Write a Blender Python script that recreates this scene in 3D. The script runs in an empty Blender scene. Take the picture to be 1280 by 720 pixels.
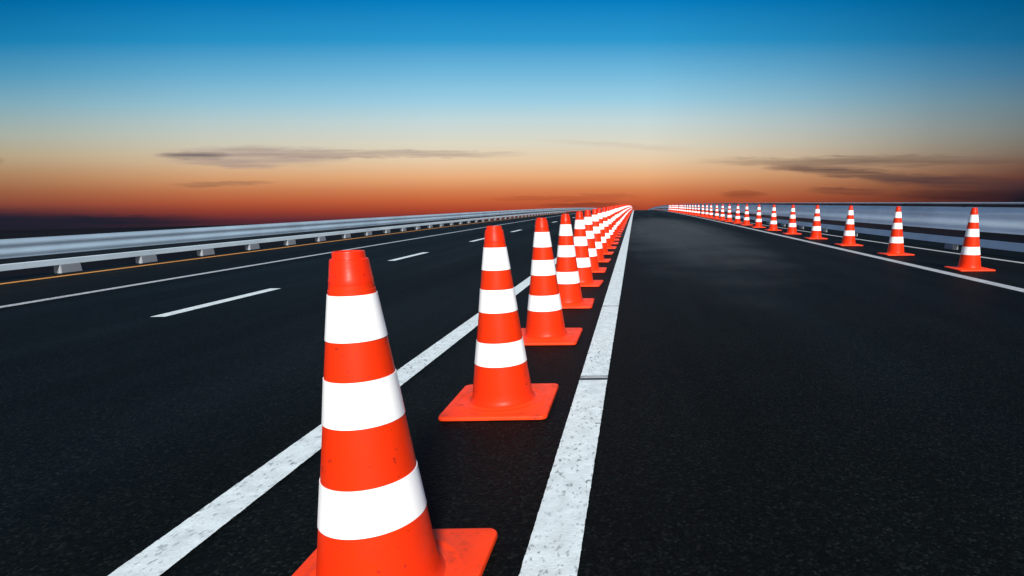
import bpy, bmesh, math, random
from mathutils import Matrix, Vector
random.seed(7)
scene = bpy.context.scene
COL = scene.collection
R = math.radians
K = 6e-5                      # the road runs over the top of a very long, low hill

def hill(x, y):
    return -K * (x * x + y * y)

# ------------------------------------------------------------------ helpers
def link(name, me, mat=None, parent=None):
    o = bpy.data.objects.new(name, me)
    COL.objects.link(o)
    if mat: me.materials.append(mat)
    if parent: o.parent = parent
    return o

def mesh(name, verts, faces, smooth=False):
    me = bpy.data.meshes.new(name)
    me.from_pydata(verts, [], faces)
    me.validate(); me.update()
    bm = bmesh.new(); bm.from_mesh(me)
    if smooth is not None:
        bmesh.ops.recalc_face_normals(bm, faces=bm.faces)
    bm.to_mesh(me); bm.free()
    for p in me.polygons: p.use_smooth = bool(smooth)
    if smooth: me.set_sharp_from_angle(angle=R(32))
    return me

def tag(o, label=None, cat=None, group=None, kind=None):
    if label: o['label'] = label
    if cat: o['category'] = cat
    if group: o['group'] = group
    if kind: o['kind'] = kind
    return o

def lathe(name, prof, n=64, closed=False, smooth=True):
    v, f = [], []
    for r, z in prof:
        for i in range(n):
            a = 2 * math.pi * i / n
            v.append((r * math.cos(a), r * math.sin(a), z))
    m = len(prof)
    for j in range(m if closed else m - 1):
        j2 = (j + 1) % m
        for i in range(n):
            i2 = (i + 1) % n
            f.append((j * n + i, j * n + i2, j2 * n + i2, j2 * n + i))
    return mesh(name, v, f, smooth)

def rrect(hw, rad, n=6):
    pts = []
    for cx, cy, a0 in ((1, 1, 0), (-1, 1, 90), (-1, -1, 180), (1, -1, 270)):
        for i in range(n + 1):
            a = R(a0 + 90 * i / n)
            pts.append((cx * (hw - rad) + rad * math.cos(a), cy * (hw - rad) + rad * math.sin(a)))
    return pts

# ------------------------------------------------------------------ materials
def new_mat(name, color, rough=.5, spec=.5, metal=0.):
    m = bpy.data.materials.new(name); m.use_nodes = True
    b = m.node_tree.nodes['Principled BSDF']
    b.inputs['Base Color'].default_value = (*color, 1)
    b.inputs['Roughness'].default_value = rough
    b.inputs['Specular IOR Level'].default_value = spec
    b.inputs['Metallic'].default_value = metal
    return m, m.node_tree, b

def N(nt, t, **kw):
    n = nt.nodes.new(t)
    for k, v in kw.items(): setattr(n, k, v)
    return n

def noise(nt, vec, scale, detail=4, rough=.55):
    n = N(nt, 'ShaderNodeTexNoise')
    n.inputs['Scale'].default_value = scale
    n.inputs['Detail'].default_value = detail
    n.inputs['Roughness'].default_value = rough
    nt.links.new(vec, n.inputs['Vector'])
    return n.outputs['Fac']

def ramp(nt, fac, stops, interp='LINEAR'):
    r = N(nt, 'ShaderNodeValToRGB')
    r.color_ramp.interpolation = interp
    e = r.color_ramp.elements
    while len(e) < len(stops): e.new(.5)
    for el, (p, c) in zip(e, stops):
        el.position = p
        el.color = (c, c, c, 1) if not isinstance(c, tuple) else (*c, 1)
    nt.links.new(fac, r.inputs['Fac'])
    return r.outputs['Color']

def mixc(nt, fac, a, b, mode='MIX'):
    m = N(nt, 'ShaderNodeMix', data_type='RGBA', blend_type=mode)
    for s, val in ((0, fac), (6, a), (7, b)):
        if isinstance(val, (int, float)): m.inputs[s].default_value = val
        elif isinstance(val, tuple): m.inputs[s].default_value = (*val, 1)
        else: nt.links.new(val, m.inputs[s])
    return m.outputs[2]

def math_(nt, op, a, b=None, clamp=False):
    m = N(nt, 'ShaderNodeMath', operation=op); m.use_clamp = clamp
    for s, val in ((0, a), (1, b)):
        if val is None: continue
        if isinstance(val, (int, float)): m.inputs[s].default_value = val
        else: nt.links.new(val, m.inputs[s])
    return m.outputs[0]

def bump(nt, b, h, strength, dist):
    n = N(nt, 'ShaderNodeBump')
    n.inputs['Strength'].default_value = strength
    n.inputs['Distance'].default_value = dist
    nt.links.new(h, n.inputs['Height'])
    nt.links.new(n.outputs['Normal'], b.inputs['Normal'])

def stretched(nt, sx, sy, sz):
    tc = N(nt, 'ShaderNodeTexCoord'); mp = N(nt, 'ShaderNodeMapping')
    mp.inputs['Scale'].default_value = (sx, sy, sz)
    nt.links.new(tc.outputs['Object'], mp.inputs['Vector'])
    return tc.outputs['Object'], mp.outputs['Vector']

# asphalt: coarse dark aggregate, long wear tracks along the driving direction
def asphalt():
    m, nt, b = new_mat('asphalt', (.006, .007, .008), .62, .055)
    obj, st = stretched(nt, 1, .06, 1)
    vor = N(nt, 'ShaderNodeTexVoronoi'); vor.inputs['Scale'].default_value = 130
    nt.links.new(obj, vor.inputs['Vector'])
    sep = N(nt, 'ShaderNodeSeparateColor'); nt.links.new(vor.outputs['Color'], sep.inputs[0])
    stone = ramp(nt, sep.outputs[0], [(0, (.0010, .0018, .0017)), (.55, (.0022, .0034, .0032)), (.86, (.0040, .0056, .0052)), (1, (.0095, .012, .0115))])
    big = noise(nt, obj, .8, 5)
    tr = noise(nt, st, 1.3, 4)
    c1 = mixc(nt, 1., stone, ramp(nt, big, [(.3, .78), (.7, 1.25)]), 'MULTIPLY')
    c2 = mixc(nt, 1., c1, ramp(nt, tr, [(.3, .75), (.7, 1.35)]), 'MULTIPLY')
    # sky sheen painted as a paler patch of asphalt in the right-hand lane
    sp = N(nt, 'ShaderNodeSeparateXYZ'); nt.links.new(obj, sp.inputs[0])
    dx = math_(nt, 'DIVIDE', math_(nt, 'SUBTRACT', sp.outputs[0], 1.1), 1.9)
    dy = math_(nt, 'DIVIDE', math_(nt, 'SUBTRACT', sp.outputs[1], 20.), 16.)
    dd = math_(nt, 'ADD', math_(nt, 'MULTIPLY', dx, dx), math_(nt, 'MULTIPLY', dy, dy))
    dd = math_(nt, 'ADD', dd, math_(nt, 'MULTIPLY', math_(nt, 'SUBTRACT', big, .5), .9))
    sheen = ramp(nt, dd, [(0., 1.), (1., 0.)], 'EASE')
    c2 = mixc(nt, math_(nt, 'MULTIPLY', sheen, .75), c2, (.055, .063, .065))
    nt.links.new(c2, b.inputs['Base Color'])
    fine = noise(nt, obj, 260, 3)
    mid = noise(nt, obj, 70, 3)
    h = math_(nt, 'ADD', math_(nt, 'MULTIPLY', vor.outputs['Distance'], -1.0), math_(nt, 'MULTIPLY', fine, .5))
    h = math_(nt, 'ADD', h, math_(nt, 'MULTIPLY', mid, .8))
    bump(nt, b, h, .6, .004)
    nt.links.new(ramp(nt, tr, [(.3, .74), (.7, .60)]), b.inputs['Roughness'])
    return m

def paint(name, col, dark=(.03, .035, .04), wear=.605):
    m, nt, b = new_mat(name, col, .6, .25)
    obj, st = stretched(nt, 1, .55, 1)
    fleck = noise(nt, st, 75, 4, .6)
    patch = noise(nt, obj, 2.2, 3)
    f1 = ramp(nt, fleck, [(wear - .03, 0.), (wear + .03, 1.)])
    gate = ramp(nt, patch, [(.36, .15), (.62, 1.)])
    f2 = math_(nt, 'MULTIPLY', f1, gate)
    tone = noise(nt, obj, 18, 4)
    base = mixc(nt, 1., (col[0], col[1], col[2]), ramp(nt, tone, [(.3, .80), (.7, 1.05)]), 'MULTIPLY')
    c = mixc(nt, math_(nt, 'MULTIPLY', f2, .8), base, dark)
    nt.links.new(c, b.inputs['Base Color'])
    bump(nt, b, noise(nt, obj, 120, 4), .5, .003)
    return m

def plastic(name, col, rough=.38, dirt=.25, grime=.0):
    m, nt, b = new_mat(name, col, rough, .18)
    obj, st = stretched(nt, 1, 1, .35)
    info = N(nt, 'ShaderNodeObjectInfo')
    va = N(nt, 'ShaderNodeVectorMath', operation='ADD'); cx_ = N(nt, 'ShaderNodeCombineXYZ')
    nt.links.new(math_(nt, 'MULTIPLY', info.outputs['Random'], 40.), cx_.inputs[0])
    nt.links.new(obj, va.inputs[0]); nt.links.new(cx_.outputs[0], va.inputs[1]); obj = va.outputs[0]
    s = noise(nt, obj, 9, 6, .65)
    c = mixc(nt, ramp(nt, s, [(.35, 0.), (.75, dirt)]), (col[0], col[1], col[2]), (col[0] * .62, col[1] * .5, col[2] * .6))
    sp = noise(nt, obj, 60, 2)
    c = mixc(nt, ramp(nt, sp, [(.67, 0.), (.75, .7)]), c, (col[0] * .25, col[1] * .3, .012))
    nt.links.new(c, b.inputs['Base Color'])
    nt.links.new(ramp(nt, s, [(.3, rough - .06), (.7, rough + .16)]), b.inputs['Roughness'])
    bump(nt, b, noise(nt, obj, 35, 5), .12, .004)
    if grime:
        g = noise(nt, obj, 17, 7, .72)
        c3 = mixc(nt, ramp(nt, g, [(.54, 0.), (.70, grime)]), c, (.06, .022, .014))
        nt.links.new(c3, b.inputs['Base Color'])
    return m

def sheeting():
    m, nt, b = new_mat('white_reflective_sheeting', (.96, .97, .97), .32, .5)
    obj, st = stretched(nt, 1, 1, .5)
    s = noise(nt, st, 14, 6, .65)
    c = mixc(nt, ramp(nt, s, [(.45, 0.), (.8, .35)]), (.96, .97, .97), (.72, .72, .70))
    nt.links.new(c, b.inputs['Base Color'])
    bump(nt, b, noise(nt, obj, 45, 3), .06, .003)
    return m

def galv(name, col, rough=.4, metal=.25):
    m, nt, b = new_mat(name, col, rough, .5, metal)
    obj, st = stretched(nt, 3, .25, 3)
    s = noise(nt, st, 2.2, 6, .6)
    s2 = noise(nt, obj, 1.1, 4)
    c = mixc(nt, ramp(nt, s, [(.35, 0.), (.75, .5)]), col, (col[0] * .72, col[1] * .74, col[2] * .78))
    c = mixc(nt, 1., c, ramp(nt, s2, [(.3, .85), (.7, 1.1)]), 'MULTIPLY')
    nt.links.new(c, b.inputs['Base Color'])
    nt.links.new(ramp(nt, s, [(.3, rough - .08), (.7, rough + .12)]), b.inputs['Roughness'])
    return m

def earth():
    m, nt, b = new_mat('dark_ground', (.02, .022, .026), .95, .1)
    obj, st = stretched(nt, 1, 1, 1)
    s = noise(nt, obj, .05, 8, .6)
    c = ramp(nt, s, [(.3, (.006, .008, .012)), (.7, (.012, .013, .017))])
    nt.links.new(c, b.inputs['Base Color'])
    return m

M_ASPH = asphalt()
M_WHITE = paint('white_road_paint', (.66, .75, .75))
M_WHITE_THIN = paint('worn_white_road_paint', (.42, .45, .47), wear=.56)
M_WORN = paint('scuffed_white_road_paint', (.42, .47, .47), wear=.46)
M_ORANGE = paint('orange_road_paint', (.62, .26, .05), wear=.6)
M_CONE = plastic('orange_cone_plastic', (.74, .030, .002), .38, .25, .22)
M_TIP = plastic('orange_cone_tip_plastic', (.74, .024, .002), .32)
M_BASE = plastic('orange_cone_base_plastic', (.95, .055, .008), .45, .3, .5)
M_BAND = sheeting()
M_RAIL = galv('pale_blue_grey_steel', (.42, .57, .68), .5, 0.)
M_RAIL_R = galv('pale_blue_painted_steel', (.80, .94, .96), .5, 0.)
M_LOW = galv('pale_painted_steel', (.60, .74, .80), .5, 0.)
M_DARK = galv('dark_steel', (.035, .045, .055), .6, .2)
M_FOOT = galv('pale_concrete', (.30, .33, .36), .8, 0)
M_EARTH = earth(); M_EARTH.node_tree.nodes['Principled BSDF'].inputs['Specular IOR Level'].default_value = 0.
M_SEAL = new_mat('joint_sealant', (.008, .009, .010), .5, .4)[0]

# ------------------------------------------------------------------ road and ground
YS = [-14 + .5 * i for i in range(29)]            # -14 .. 0
y = 0.
while y < 420:
    y += max(.5, y * .012); YS.append(y)

def road_z(x, y): return -K * y * y

def strip(name, xl, xr, y0, y1, dz, mat, kind='structure', nx=1, parent=None, rag=0):
    fl = xl if callable(xl) else (lambda q: xl)
    fr = xr if callable(xr) else (lambda q: xr)
    ys = [y0] + [q for q in YS if y0 + 1e-4 < q < y1 - 1e-4] + [y1]
    if rag:
        ys = sorted(set(ys + [y0 + (.008 * i) for i in range(int((min(y1, 9) - y0) / .008)) if y0 + (.008 * i) > .3]))
    rg = random.Random(int(abs(y0 * 100)))
    jl = jr_ = 0.
    # heights are interpolated on the shared road rows, so every sheet stays a constant step above the road
    def zz(q):
        for a, b in zip(YS[:-1], YS[1:]):
            if a <= q <= b:
                t = (q - a) / (b - a); return road_z(0, a) * (1 - t) + road_z(0, b) * t
        return road_z(0, q)
    v, f = [], []
    for q in ys:
        z = zz(q) + dz
        if rag and .3 < q < 9:
            jl = jl * .4 + rg.gauss(0, rag); jr_ = jr_ * .4 + rg.gauss(0, rag)
            if y0 < q < y1 and rg.random() < .02: jl += rag * 3
            if y0 < q < y1 and rg.random() < .02: jr_ -= rag * 3
        else: jl = jr_ = 0.
        for i in range(nx + 1):
            t = i / nx
            v.append(((fl(q) + jl) * (1 - t) + (fr(q) + jr_) * t, q, z))
    for j in range(len(ys) - 1):
        for i in range(nx):
            a = j * (nx + 1) + i
            f.append((a, a + 1, a + nx + 2, a + nx + 1))
    me = mesh(name, v, f, smooth=None)
    o = link(name, me, mat, parent)
    if kind: o['kind'] = kind
    return o

def taper(x_far, dx, ln=11.):
    return lambda q: x_far + dx * math.exp(-max(q, 0) / ln)

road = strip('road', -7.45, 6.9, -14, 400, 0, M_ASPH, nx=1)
YM = 2.66                                       # transverse joint in the asphalt
xa, wa = -.2035, .0655
strip('road_marking', xa - wa, xa + wa, -14, YM - .014, .004, M_WHITE, rag=.00045)
strip('road_marking', xa - wa, xa + wa, YM + .055, 4.62, .004, M_WHITE, rag=.00045)
strip('road_marking', xa - wa, xa + wa, YM + .014, YM + .050, .004, M_WORN, rag=.0006)
strip('road_marking', xa - wa, xa + wa, 4.64, 400, .004, M_WHITE, rag=.00045)
strip('road_joint', xa - wa - .004, xa + wa + .004, YM - .012, YM + .012, .003, M_SEAL)
strip('road_marking', -1.143 - .059, -1.143 + .059, -14, 400, .004, M_WHITE, rag=.00045)
strip('road_marking', -5.27 - .05, -5.27 + .05, -14, 400, .004, M_WHITE_THIN)
strip('road_marking', -6.83 - .05, -6.83 + .05, -14, 400, .004, M_ORANGE)
strip('road_marking', 3.575 - .07, 3.575 + .07, -14, 400, .004, M_WHITE_THIN)
gl = taper(4.40, 1.45)
strip('road_marking', lambda q: gl(q) - .05, lambda q: gl(q) + .05, -14, 400, .004, M_WHITE_THIN)
for i in range(-3, 52):
    y0 = 4.35 + 4.25 * i
    strip('road_marking', -3.588 - .055, -3.588 + .055, y0, y0 + 1.46, .004, M_WHITE, rag=.0006)

# terrain under and beyond the raised road
def terrain():
    xs = [0, 3, 6, 7.2, 8.5, 10, 13, 18, 26, 40, 60, 90, 130, 190, 280, 420, 650, 1000]
    xs = [-q for q in xs[:0:-1]] + xs
    ysr = [-400, -200, -100, -50, -25, -12, 0, 8, 16, 25, 35, 48, 64, 84, 108, 135, 170, 210, 260, 330, 420, 560, 760, 1000]
    v, f = [], []
    for yy in ysr:
        for x in xs:
            ax = abs(x)
            t = min(max((ax - 7.2) / 14., 0), 1); t = t * t * (3 - 2 * t)
            base = -.35 - 2.2 * t
            bumpy = 0 if ax < 14 else .25 * math.sin(x * .07 + yy * .03) + .2 * math.sin(yy * .051 - x * .02)
            v.append((x, yy, base + bumpy + hill(x, yy)))
    n = len(xs)
    for j in range(len(ysr) - 1):
        for i in range(n - 1):
            a = j * n + i
            f.append((a, a + 1, a + n + 1, a + n))
    o = link('ground', mesh('ground', v, f, smooth=None), M_EARTH)
    for p in o.data.polygons: p.use_smooth = True
    o['kind'] = 'structure'
terrain()

# ------------------------------------------------------------------ guardrails
def sweep(name, prof, xf, side, y0, y1, mat, parent):
    """prof: closed list of (offset towards the road, height)"""
    ys = [y0] + [q for q in YS if y0 < q < y1] + [y1]
    v, f = [], []
    for q in ys:
        for (d, h) in prof:
            v.append((xf(q) - side * d, q, h + road_z(0, q)))
    n = len(prof)
    for j in range(len(ys) - 1):
        for i in range(n):
            i2 = (i + 1) % n
            f.append((j * n + i, j * n + i2, (j + 1) * n + i2, (j + 1) * n + i))
    f.append(tuple(range(n))); f.append(tuple((len(ys) - 1) * n + i for i in range(n - 1, -1, -1)))
    return link(name, mesh(name, v, f, smooth=False), mat, parent)

def wbeam(z0, z1, depth, t=.005, n=14, off=.0, lean=.0):
    front, back = [], []
    for i in range(n + 1):
        s = i / n
        d = off + depth * (.5 - .5 * math.cos(4 * math.pi * s)) - lean * (z1 - z0) * (s - .2)
        front.append((d, z0 + (z1 - z0) * s))
        back.append((d - t, z0 + (z1 - z0) * s))
    return front + back[::-1]

def box(z0, z1, d0, d1, c=.004, lean=0.):
    q = lean * (z1 - z0)
    return [(d0, z0), (d1 - c, z0), (d1, z0 + c), (d1 - q, z1 - c), (d1 - c - q, z1), (d0, z1)]

def foot_mesh(w, ln, h):
    bm = bmesh.new(); bmesh.ops.create_cube(bm, size=1)
    for q in bm.verts:
        k = 1.05 if q.co.z < 0 else 1
        q.co = Vector((q.co.x * w * k, q.co.y * ln * k, (q.co.z + .5) * h))
    bmesh.ops.bevel(bm, geom=list(bm.edges), offset=.006, segments=2, affect='EDGES')
    me = bpy.data.meshes.new('foot'); bm.to_mesh(me); bm.free(); return me

def guardrail(xf, side, hts, label, y_first, step, rail_mat, lean, top=False):
    root = bpy.data.objects.new('guardrail', None); COL.objects.link(root)
    tag(root, label, 'guardrail', 'guardrails along the two road edges')
    z_foot, z_low1, z_up0, z_up1 = hts
    Y0, Y1 = -12, 300
    sweep('lower_beam', box(z_foot, z_low1, -.03, .035, lean=lean), xf, side, Y0, Y1, M_LOW, root)
    sweep('spacer_rail', box(z_low1 + .002, z_up0 - .002, -.075, -.055), xf, side, Y0, Y1, M_DARK, root)
    sweep('upper_beam', wbeam(z_up0, z_up1, .012, off=-.02, lean=lean), xf, side, Y0, Y1, rail_mat, root)
    if top:
        sweep('spacer_rail', box(.712, .761, -.172, -.160), xf, side, Y0, Y1, M_DARK, root)
        sweep('top_rail', box(.762, .790, -.175, -.125), xf, side, Y0, Y1, M_LOW, root)
    fm = foot_mesh(.09, .27, z_foot - .001)
    fm.materials.append(M_FOOT)
    pm = foot_mesh(.03, .05, (.761 if top else z_up1 - .03) - z_foot)
    pm.materials.append(M_DARK)
    yq = y_first - step * 3
    n = 0
    while n < 49:
        f = bpy.data.objects.new('foot', fm); COL.objects.link(f); f.parent = root
        f.location = (xf(yq), yq, road_z(0, yq))
        p = bpy.data.objects.new('post', pm); COL.objects.link(p); p.parent = root
        p.location = (xf(yq) + side * .16, yq, road_z(0, yq) + z_foot)
        yq += step; n += 1
    return root

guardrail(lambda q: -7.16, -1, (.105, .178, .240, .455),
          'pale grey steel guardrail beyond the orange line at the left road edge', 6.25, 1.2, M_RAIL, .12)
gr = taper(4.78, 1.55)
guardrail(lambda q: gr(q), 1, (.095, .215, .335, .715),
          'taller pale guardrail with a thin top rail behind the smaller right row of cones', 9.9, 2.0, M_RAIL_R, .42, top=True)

# ------------------------------------------------------------------ traffic cones
H = .737
PROF = [(.1215, .046), (.1180, .076), (.1035, .188), (.0910, .283), (.0760, .402), (.0655, .492), (.0555, .568), (.0438, .655)]
def r_at(z):
    for (r0, z0), (r1, z1) in zip(PROF[:-1], PROF[1:]):
        if z0 <= z <= z1: return r0 + (r1 - r0) * (z - z0) / (z1 - z0)

def body_mesh():
    outer = [(.138, .0225), (.131, .027), (.1255, .035), (.1215, .046)] + PROF[1:]
    outer += [(.0430, .6630), (.0420, .6642), (.0410, .672)]
    inner = [(r - .006, z) for r, z in outer[::-1]]
    return lathe('body', outer + inner, 72, closed=True)

def tip_mesh():
    outer = [(.0407, .672), (.0402, .6835), (.0394, .6850), (.0352, .7195), (.0346, .7215), (.0328, .7228), (.0308, .7232), (.0302, .7245), (.0296, .7345), (.0287, .7370)]
    inner = [(.0252, .7370), (.0246, .732), (.028, .70), (.035, .672)]
    return lathe('tip', outer + inner, 64, closed=True)

def band_mesh(z0, z1):
    n = 6; o = []
    for i in range(n + 1):
        z = z0 + (z1 - z0) * i / n; o.append((r_at(min(max(z, .046), .655)) + .0014, z))
    inn = [(r - .0026, z) for r, z in o[::-1]]
    return lathe('reflective_band', o + inn, 72, closed=True)

def base_mesh():
    hw, rad = .21, .026
    rings = []
    # bottom, outer lip, top sheet sloping gently up, ridge, flare to the cone foot
    def ring(hw_, rad_, z): return [(x, y_, z) for x, y_ in rrect(hw_, rad_)]
    nseg = 28
    rings.append(ring(hw - .010, rad - .006, .0))
    rings.append(ring(hw, rad, .003))
    rings.append(ring(hw, rad, .0125))
    rings.append(ring(hw - .0018, rad, .0160))
    rings.append(ring(hw - .006, rad - .003, .0172))
    rings.append(ring(hw - .022, rad - .003, .0182))
    def circ(r, z):
        base = rrect(hw, rad)
        return [(r * math.cos(math.atan2(y_, x)), r * math.sin(math.atan2(y_, x)), z) for x, y_ in base]
    # finer circle rings would not match the rounded square, so blend square to circle
    def blend(t, r, z):
        a = rrect(hw - .03, rad); b = circ(r, z)
        return [(ax * (1 - t) + bx * t, ay * (1 - t) + by * t, z) for (ax, ay), (bx, by, _) in zip(a, b)]
    v, f = [], []
    n = 28
    # densify each side of the square so that the circle is round
    def dens(pts):
        out = []
        m = len(pts)
        for i in range(m):
            a, b = pts[i], pts[(i + 1) % m]
            k = 10 if math.dist(a[:2], b[:2]) > .08 else 1
            for j in range(k): out.append((a[0] + (b[0] - a[0]) * j / k, a[1] + (b[1] - a[1]) * j / k, a[2]))
        return out
    R3 = [dens(r) for r in rings]
    sq = dens([(x, y_, 0) for x, y_ in rrect(hw - .03, rad)])
    def cb(t, r, z):
        out = []
        for x, y_, _ in sq:
            a = math.atan2(y_, x)
            out.append((x * (1 - t) + r * math.cos(a) * t, y_ * (1 - t) + r * math.sin(a) * t, z))
        return out
    R3.append(cb(1, .1775, .0186)); R3.append(cb(1, .1725, .0212)); R3.append(cb(1, .1670, .0224))
    R3.append(cb(1, .1615, .0208)); R3.append(cb(1, .1560, .0200)); R3.append(cb(1, .1440, .0215)); R3.append(cb(1, .1380, .0240)); R3.append(cb(1, .118, .026))
    R3.append(cb(1, .116, .010)); R3.append(cb(1, .115, 0))
    n = len(R3[0])
    for r in R3: v += r
    m = len(R3)
    for j in range(m):
        j2 = (j + 1) % m
        for i in range(n):
            i2 = (i + 1) % n
            f.append((j * n + i, j * n + i2, j2 * n + i2, j2 * n + i))
    me = mesh('base_plate', v, f, True)
    return me

def hole_mesh():                                   # small moulded pegs near the plate's corners
    bm = bmesh.new()
    for sx in (-1, 1):
        for sy in (-1, 1):
            bmesh.ops.create_cone(bm, segments=14, radius1=.0055, radius2=.0045, depth=.003, cap_ends=True,
                                  matrix=Matrix.Translation((sx * .181, sy * .181, .0188)))
    me = bpy.data.meshes.new('plug'); bm.to_mesh(me); bm.free(); return me

def make_cone():
    root = bpy.data.objects.new('traffic_cone', None); COL.objects.link(root)
    link('base_plate', base_mesh(), M_BASE, root)
    link('body', body_mesh(), M_CONE, root)
    link('tip', tip_mesh(), M_TIP, root)
    for z0, z1 in ((.183, .277), (.397, .488), (.565, .654)):
        link('reflective_band', band_mesh(z0, z1), M_BAND, root)
    return root

proto = make_cone()
KIDS = list(proto.children)
used = [False]
def place(x, y, rz, label, group, lean=(0, 0)):
    if not used[0]:
        r = proto; used[0] = True
    else:
        r = proto.copy(); COL.objects.link(r)
        for c in KIDS:
            d = c.copy(); COL.objects.link(d); d.parent = r
    r.location = (x, y, road_z(0, y) + .001); r.rotation_euler = (lean[0], lean[1], rz)
    tag(r, label, 'traffic cone', group)
    return r

ORD = ['first', 'second', 'third', 'fourth', 'fifth', 'sixth', 'seventh', 'eighth', 'ninth', 'tenth', 'eleventh', 'twelfth', 'thirteenth', 'fourteenth']
GL = 'traffic cones in the row between the two near white lines'
GRR = 'traffic cones in the row along the right guardrail'
for i in range(92):
    jx = 0 if i < 4 else random.uniform(-.012, .012)
    jr = (0, .01, -.01, .02)[i] if i < 4 else random.uniform(-.06, .06)
    if i == 0: lab = 'largest orange and white traffic cone, nearest the camera, its base cut off by the frame'
    elif i == 1: lab = 'second orange cone of the near row, whole square base plate in view'
    elif i < 14: lab = '%s orange traffic cone from the front of the long near row between the white lines' % ORD[i]
    else: lab = 'tiny cone at the far end of the near row, beyond its fourteenth cone'
    place(-.562 + jx, 1.1525 + 1.1974 * i, jr, lab, GL, (0, 0) if i < 3 else (random.gauss(0, .006), random.gauss(0, .008)))
for i in range(32):
    jx = random.uniform(-.03, .03) if i > 4 else 0
    jr = random.uniform(-.05, .05)
    if i == 0: lab = 'rightmost orange and white traffic cone, nearest of the row beside the right guardrail'
    elif i < 12: lab = '%s orange traffic cone from the right in the small row beside the right guardrail' % ORD[i]
    else: lab = 'tiny orange traffic cone at the far end of the right row, beyond its twelfth cone'
    place(4.038 + jx, 6.946 + 2.0218 * i, jr, lab, GRR, (random.gauss(0, .005), random.gauss(0, .007)))

# ------------------------------------------------------------------ sky
SUN_EL, SUN_AZ = 34., 167.                         # azimuth clockwise from the driving direction (+Y)
world = bpy.data.worlds.new('World'); scene.world = world; world.use_nodes = True
nt = world.node_tree; nt.nodes.clear()
out = N(nt, 'ShaderNodeOutputWorld'); bg = N(nt, 'ShaderNodeBackground')
nt.links.new(bg.outputs[0], out.inputs['Surface'])
tc = N(nt, 'ShaderNodeTexCoord')
sep = N(nt, 'ShaderNodeSeparateXYZ'); nt.links.new(tc.outputs['Generated'], sep.inputs[0])
X, Y, Z = sep.outputs
den = math_(nt, 'MAXIMUM', Y, .35)
U = math_(nt, 'DIVIDE', X, den)
V = math_(nt, 'DIVIDE', Z, den)
def lin(c): return tuple((q / 255 / 12.92 if q / 255 <= .04045 else ((q / 255 + .055) / 1.055) ** 2.4) for q in c)
V0, V1 = -.08, .9
def vr(v): return (v - V0) / (V1 - V0)
vn = math_(nt, 'DIVIDE', math_(nt, 'SUBTRACT', V, V0), V1 - V0, clamp=True)
def px2v(y):
    return math.tan(math.atan((385.1 - y) / 727.8) - .18092)
def sky_ramp(stops): return ramp(nt, vn, [(vr(px2v(y)), lin(c)) for y, c in sorted(stops, reverse=True)] + [(1., lin((0, 62, 120)))])
ctr = sky_ramp([(0, (4, 120, 184)), (50, (42, 146, 198)), (92, (110, 178, 212)), (125, (150, 198, 218)), (152, (190, 208, 209)),
                (178, (212, 208, 190)), (200, (224, 196, 162)), (220, (224, 166, 118)), (236, (206, 126, 80)), (249, (192, 94, 56)), (261, (164, 66, 44)), (272, (104, 44, 50)), (282, (60, 36, 48))])
lef = sky_ramp([(0, (0, 96, 150)), (50, (20, 118, 166)), (92, (74, 142, 175)), (130, (122, 160, 172)), (165, (156, 164, 152)),
                (190, (170, 152, 122)), (212, (160, 122, 88)), (235, (142, 88, 62)), (250, (122, 64, 54)), (258, (72, 44, 50)), (265, (34, 34, 48)), (276, (24, 28, 40))])
rig = sky_ramp([(0, (0, 84, 130)), (50, (18, 98, 142)), (92, (60, 112, 145)), (130, (95, 122, 134)), (165, (114, 120, 118)),
                (188, (118, 108, 96)), (208, (112, 82, 68)), (226, (92, 54, 48)), (240, (50, 34, 40)), (252, (26, 24, 34)), (276, (22, 22, 32))])
wl = ramp(nt, math_(nt, 'MULTIPLY', U, -.5), [(.16, 0.), (.35, .35), (.48, .80), (.56, 1.)])
wr = ramp(nt, math_(nt, 'MULTIPLY', U, 1.), [(.02, 0.), (.28, .38), (.50, .80), (.66, 1.)])
skyc = mixc(nt, wr, mixc(nt, wl, ctr, lef), rig)

# thin streak clouds low over the horizon
warp_v = N(nt, 'ShaderNodeCombineXYZ'); nt.links.new(U, warp_v.inputs[0]); nt.links.new(V, warp_v.inputs[1])
wm = N(nt, 'ShaderNodeMapping'); wm.inputs['Scale'].default_value = (5, 34, 1); nt.links.new(warp_v.outputs[0], wm.inputs['Vector'])
wn = noise(nt, wm.outputs[0], 1., 5, .6)
wm2 = N(nt, 'ShaderNodeMapping'); wm2.inputs['Scale'].default_value = (3, 110, 1); nt.links.new(warp_v.outputs[0], wm2.inputs['Vector'])
wn2 = noise(nt, wm2.outputs[0], 1., 5, .65)
wm3 = N(nt, 'ShaderNodeMapping'); wm3.inputs['Scale'].default_value = (22, 160, 1); nt.links.new(warp_v.outputs[0], wm3.inputs['Vector'])
wn3 = noise(nt, wm3.outputs[0], 1., 4, .6)
def pxu(x, y=220): return (x - 793.6) / 739.
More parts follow.
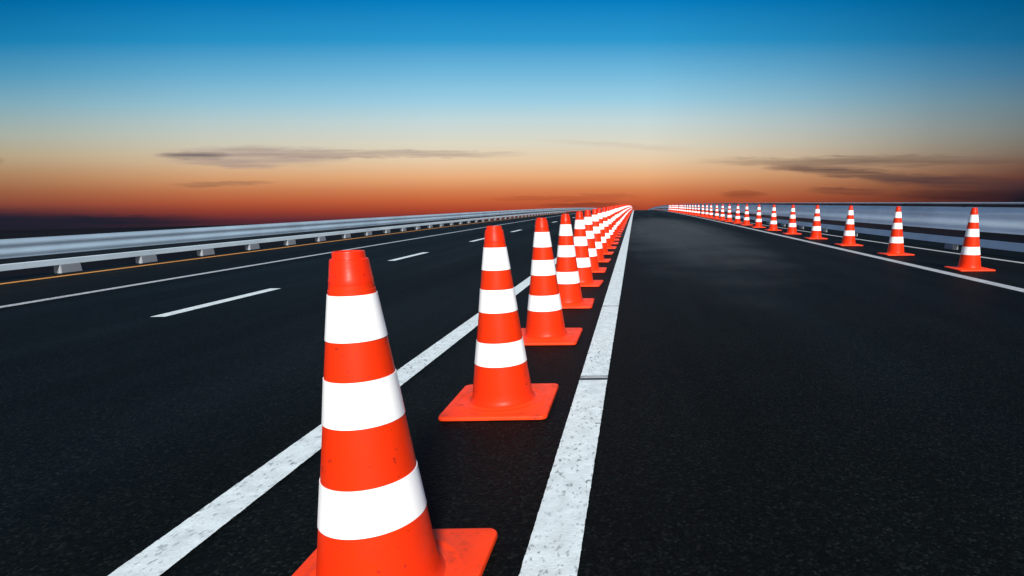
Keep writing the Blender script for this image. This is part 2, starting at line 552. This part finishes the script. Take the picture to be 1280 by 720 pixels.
def streak(cx, cy, hw, hh, slope, op, col, soft=1.):
    global skyc
    u0, v0 = pxu(cx), px2v(cy)
    du = math_(nt, 'SUBTRACT', U, u0)
    dv = math_(nt, 'SUBTRACT', math_(nt, 'SUBTRACT', V, v0), math_(nt, 'MULTIPLY', du, slope))
    dv = math_(nt, 'ADD', dv, math_(nt, 'ADD', math_(nt, 'MULTIPLY', math_(nt, 'SUBTRACT', wn, .5), .020), math_(nt, 'MULTIPLY', math_(nt, 'SUBTRACT', wn3, .5), .012)))
    a = math_(nt, 'POWER', math_(nt, 'ABSOLUTE', math_(nt, 'DIVIDE', du, hw / 739.)), 2.)
    b_ = math_(nt, 'POWER', math_(nt, 'ABSOLUTE', math_(nt, 'DIVIDE', dv, hh / 739.)), 2.)
    d = math_(nt, 'ADD', a, b_)
    mk = ramp(nt, math_(nt, 'SUBTRACT', 1., math_(nt, 'MULTIPLY', d, 1.), clamp=True), [(0, 0.), (soft * .95, 1.)], 'EASE')
    tx = ramp(nt, wn2, [(.3, .25), (.62, 1.)])
    mk = math_(nt, 'MULTIPLY', math_(nt, 'MULTIPLY', mk, tx), op)
    mk2 = math_(nt, 'MULTIPLY', mk, math_(nt, 'GREATER_THAN', Y, 0.))
    skyc = mixc(nt, mk2, skyc, lin(col))
streak(330, 193, 135, 15, .0, .8, (160, 142, 138))
streak(475, 191, 215, 6, .0, .75, (158, 138, 130))
streak(258, 192, 52, 6, .0, .75, (92, 82, 88))
streak(300, 203, 70, 6, -.05, .5, (150, 130, 126))
streak(290, 226, 75, 4, .03, .55, (118, 84, 70))
streak(-14, 197, 50, 12, .0, 1., (70, 62, 64))
streak(770, 181, 110, 5, -.05, .35, (196, 176, 158))
streak(1090, 203, 240, 8, .0, .75, (88, 70, 66))
streak(1085, 219, 140, 9, -.075, .85, (74, 58, 60))
streak(1210, 230, 150, 10, -.03, .6, (66, 48, 52))
streak(985, 212, 40, 6, .0, .55, (96, 72, 68))
streak(930, 244, 36, 7, .0, .6, (110, 50, 36))
streak(1060, 241, 60, 5, -.03, .6, (66, 38, 42))
streak(1200, 247, 110, 7, .0, .6, (34, 26, 34))
streak(710, 246, 110, 5, .0, .5, (146, 66, 42))
streak(735, 257, 75, 5, .0, .6, (96, 40, 34))
streak(60, 272, 270, 11, .0, .95, (27, 31, 45))

nish = N(nt, 'ShaderNodeTexSky'); nish.sky_type = 'NISHITA'; nish.sun_disc = False
nish.sun_elevation = R(SUN_EL); nish.sun_rotation = R(SUN_AZ)
nsc = N(nt, 'ShaderNodeVectorMath', operation='SCALE'); nt.links.new(nish.outputs[0], nsc.inputs[0]); nsc.inputs['Scale'].default_value = .09
back = ramp(nt, math_(nt, 'MULTIPLY', Y, -1.), [(.0, 0.), (.5, 1.)])
final = mixc(nt, back, skyc, nsc.outputs[0])
nt.links.new(final, bg.inputs['Color'])
bg.inputs['Strength'].default_value = 1.

ld = bpy.data.lights.new('sun', 'SUN'); ld.energy = 5.; ld.angle = R(9); ld.color = (1., .96, .90)
sun = bpy.data.objects.new('sun', ld); COL.objects.link(sun)
a, e = R(SUN_AZ), R(SUN_EL)
sdir = Vector((math.sin(a) * math.cos(e), math.cos(a) * math.cos(e), math.sin(e)))
sun.rotation_euler = sdir.to_track_quat('Z', 'Y').to_euler()

# ------------------------------------------------------------------ camera
cd = bpy.data.cameras.new('camera'); cam = bpy.data.objects.new('camera', cd); COL.objects.link(cam)
cd.sensor_width = 36; cd.lens = 727.8 / 1280 * 36
cd.shift_x = -(807.13 - 640) / 1280; cd.shift_y = (385.13 - 360) / 1280
cd.clip_start = .02; cd.clip_end = 5000
rot = Matrix.Rotation(-.0172, 4, 'Z') @ Matrix.Rotation(math.pi / 2 - .18092, 4, 'X') @ Matrix.Rotation(-.00628, 4, 'Z')
cam.matrix_world = Matrix.Translation((0, 0, .8297)) @ rot
scene.camera = cam

scene.render.engine = 'CYCLES'
scene.view_settings.view_transform = 'Standard'
scene.view_settings.look = 'None'
scene.view_settings.exposure = .12
scene.view_settings.gamma = 1
scene.render.resolution_x = 1024; scene.render.resolution_y = 576
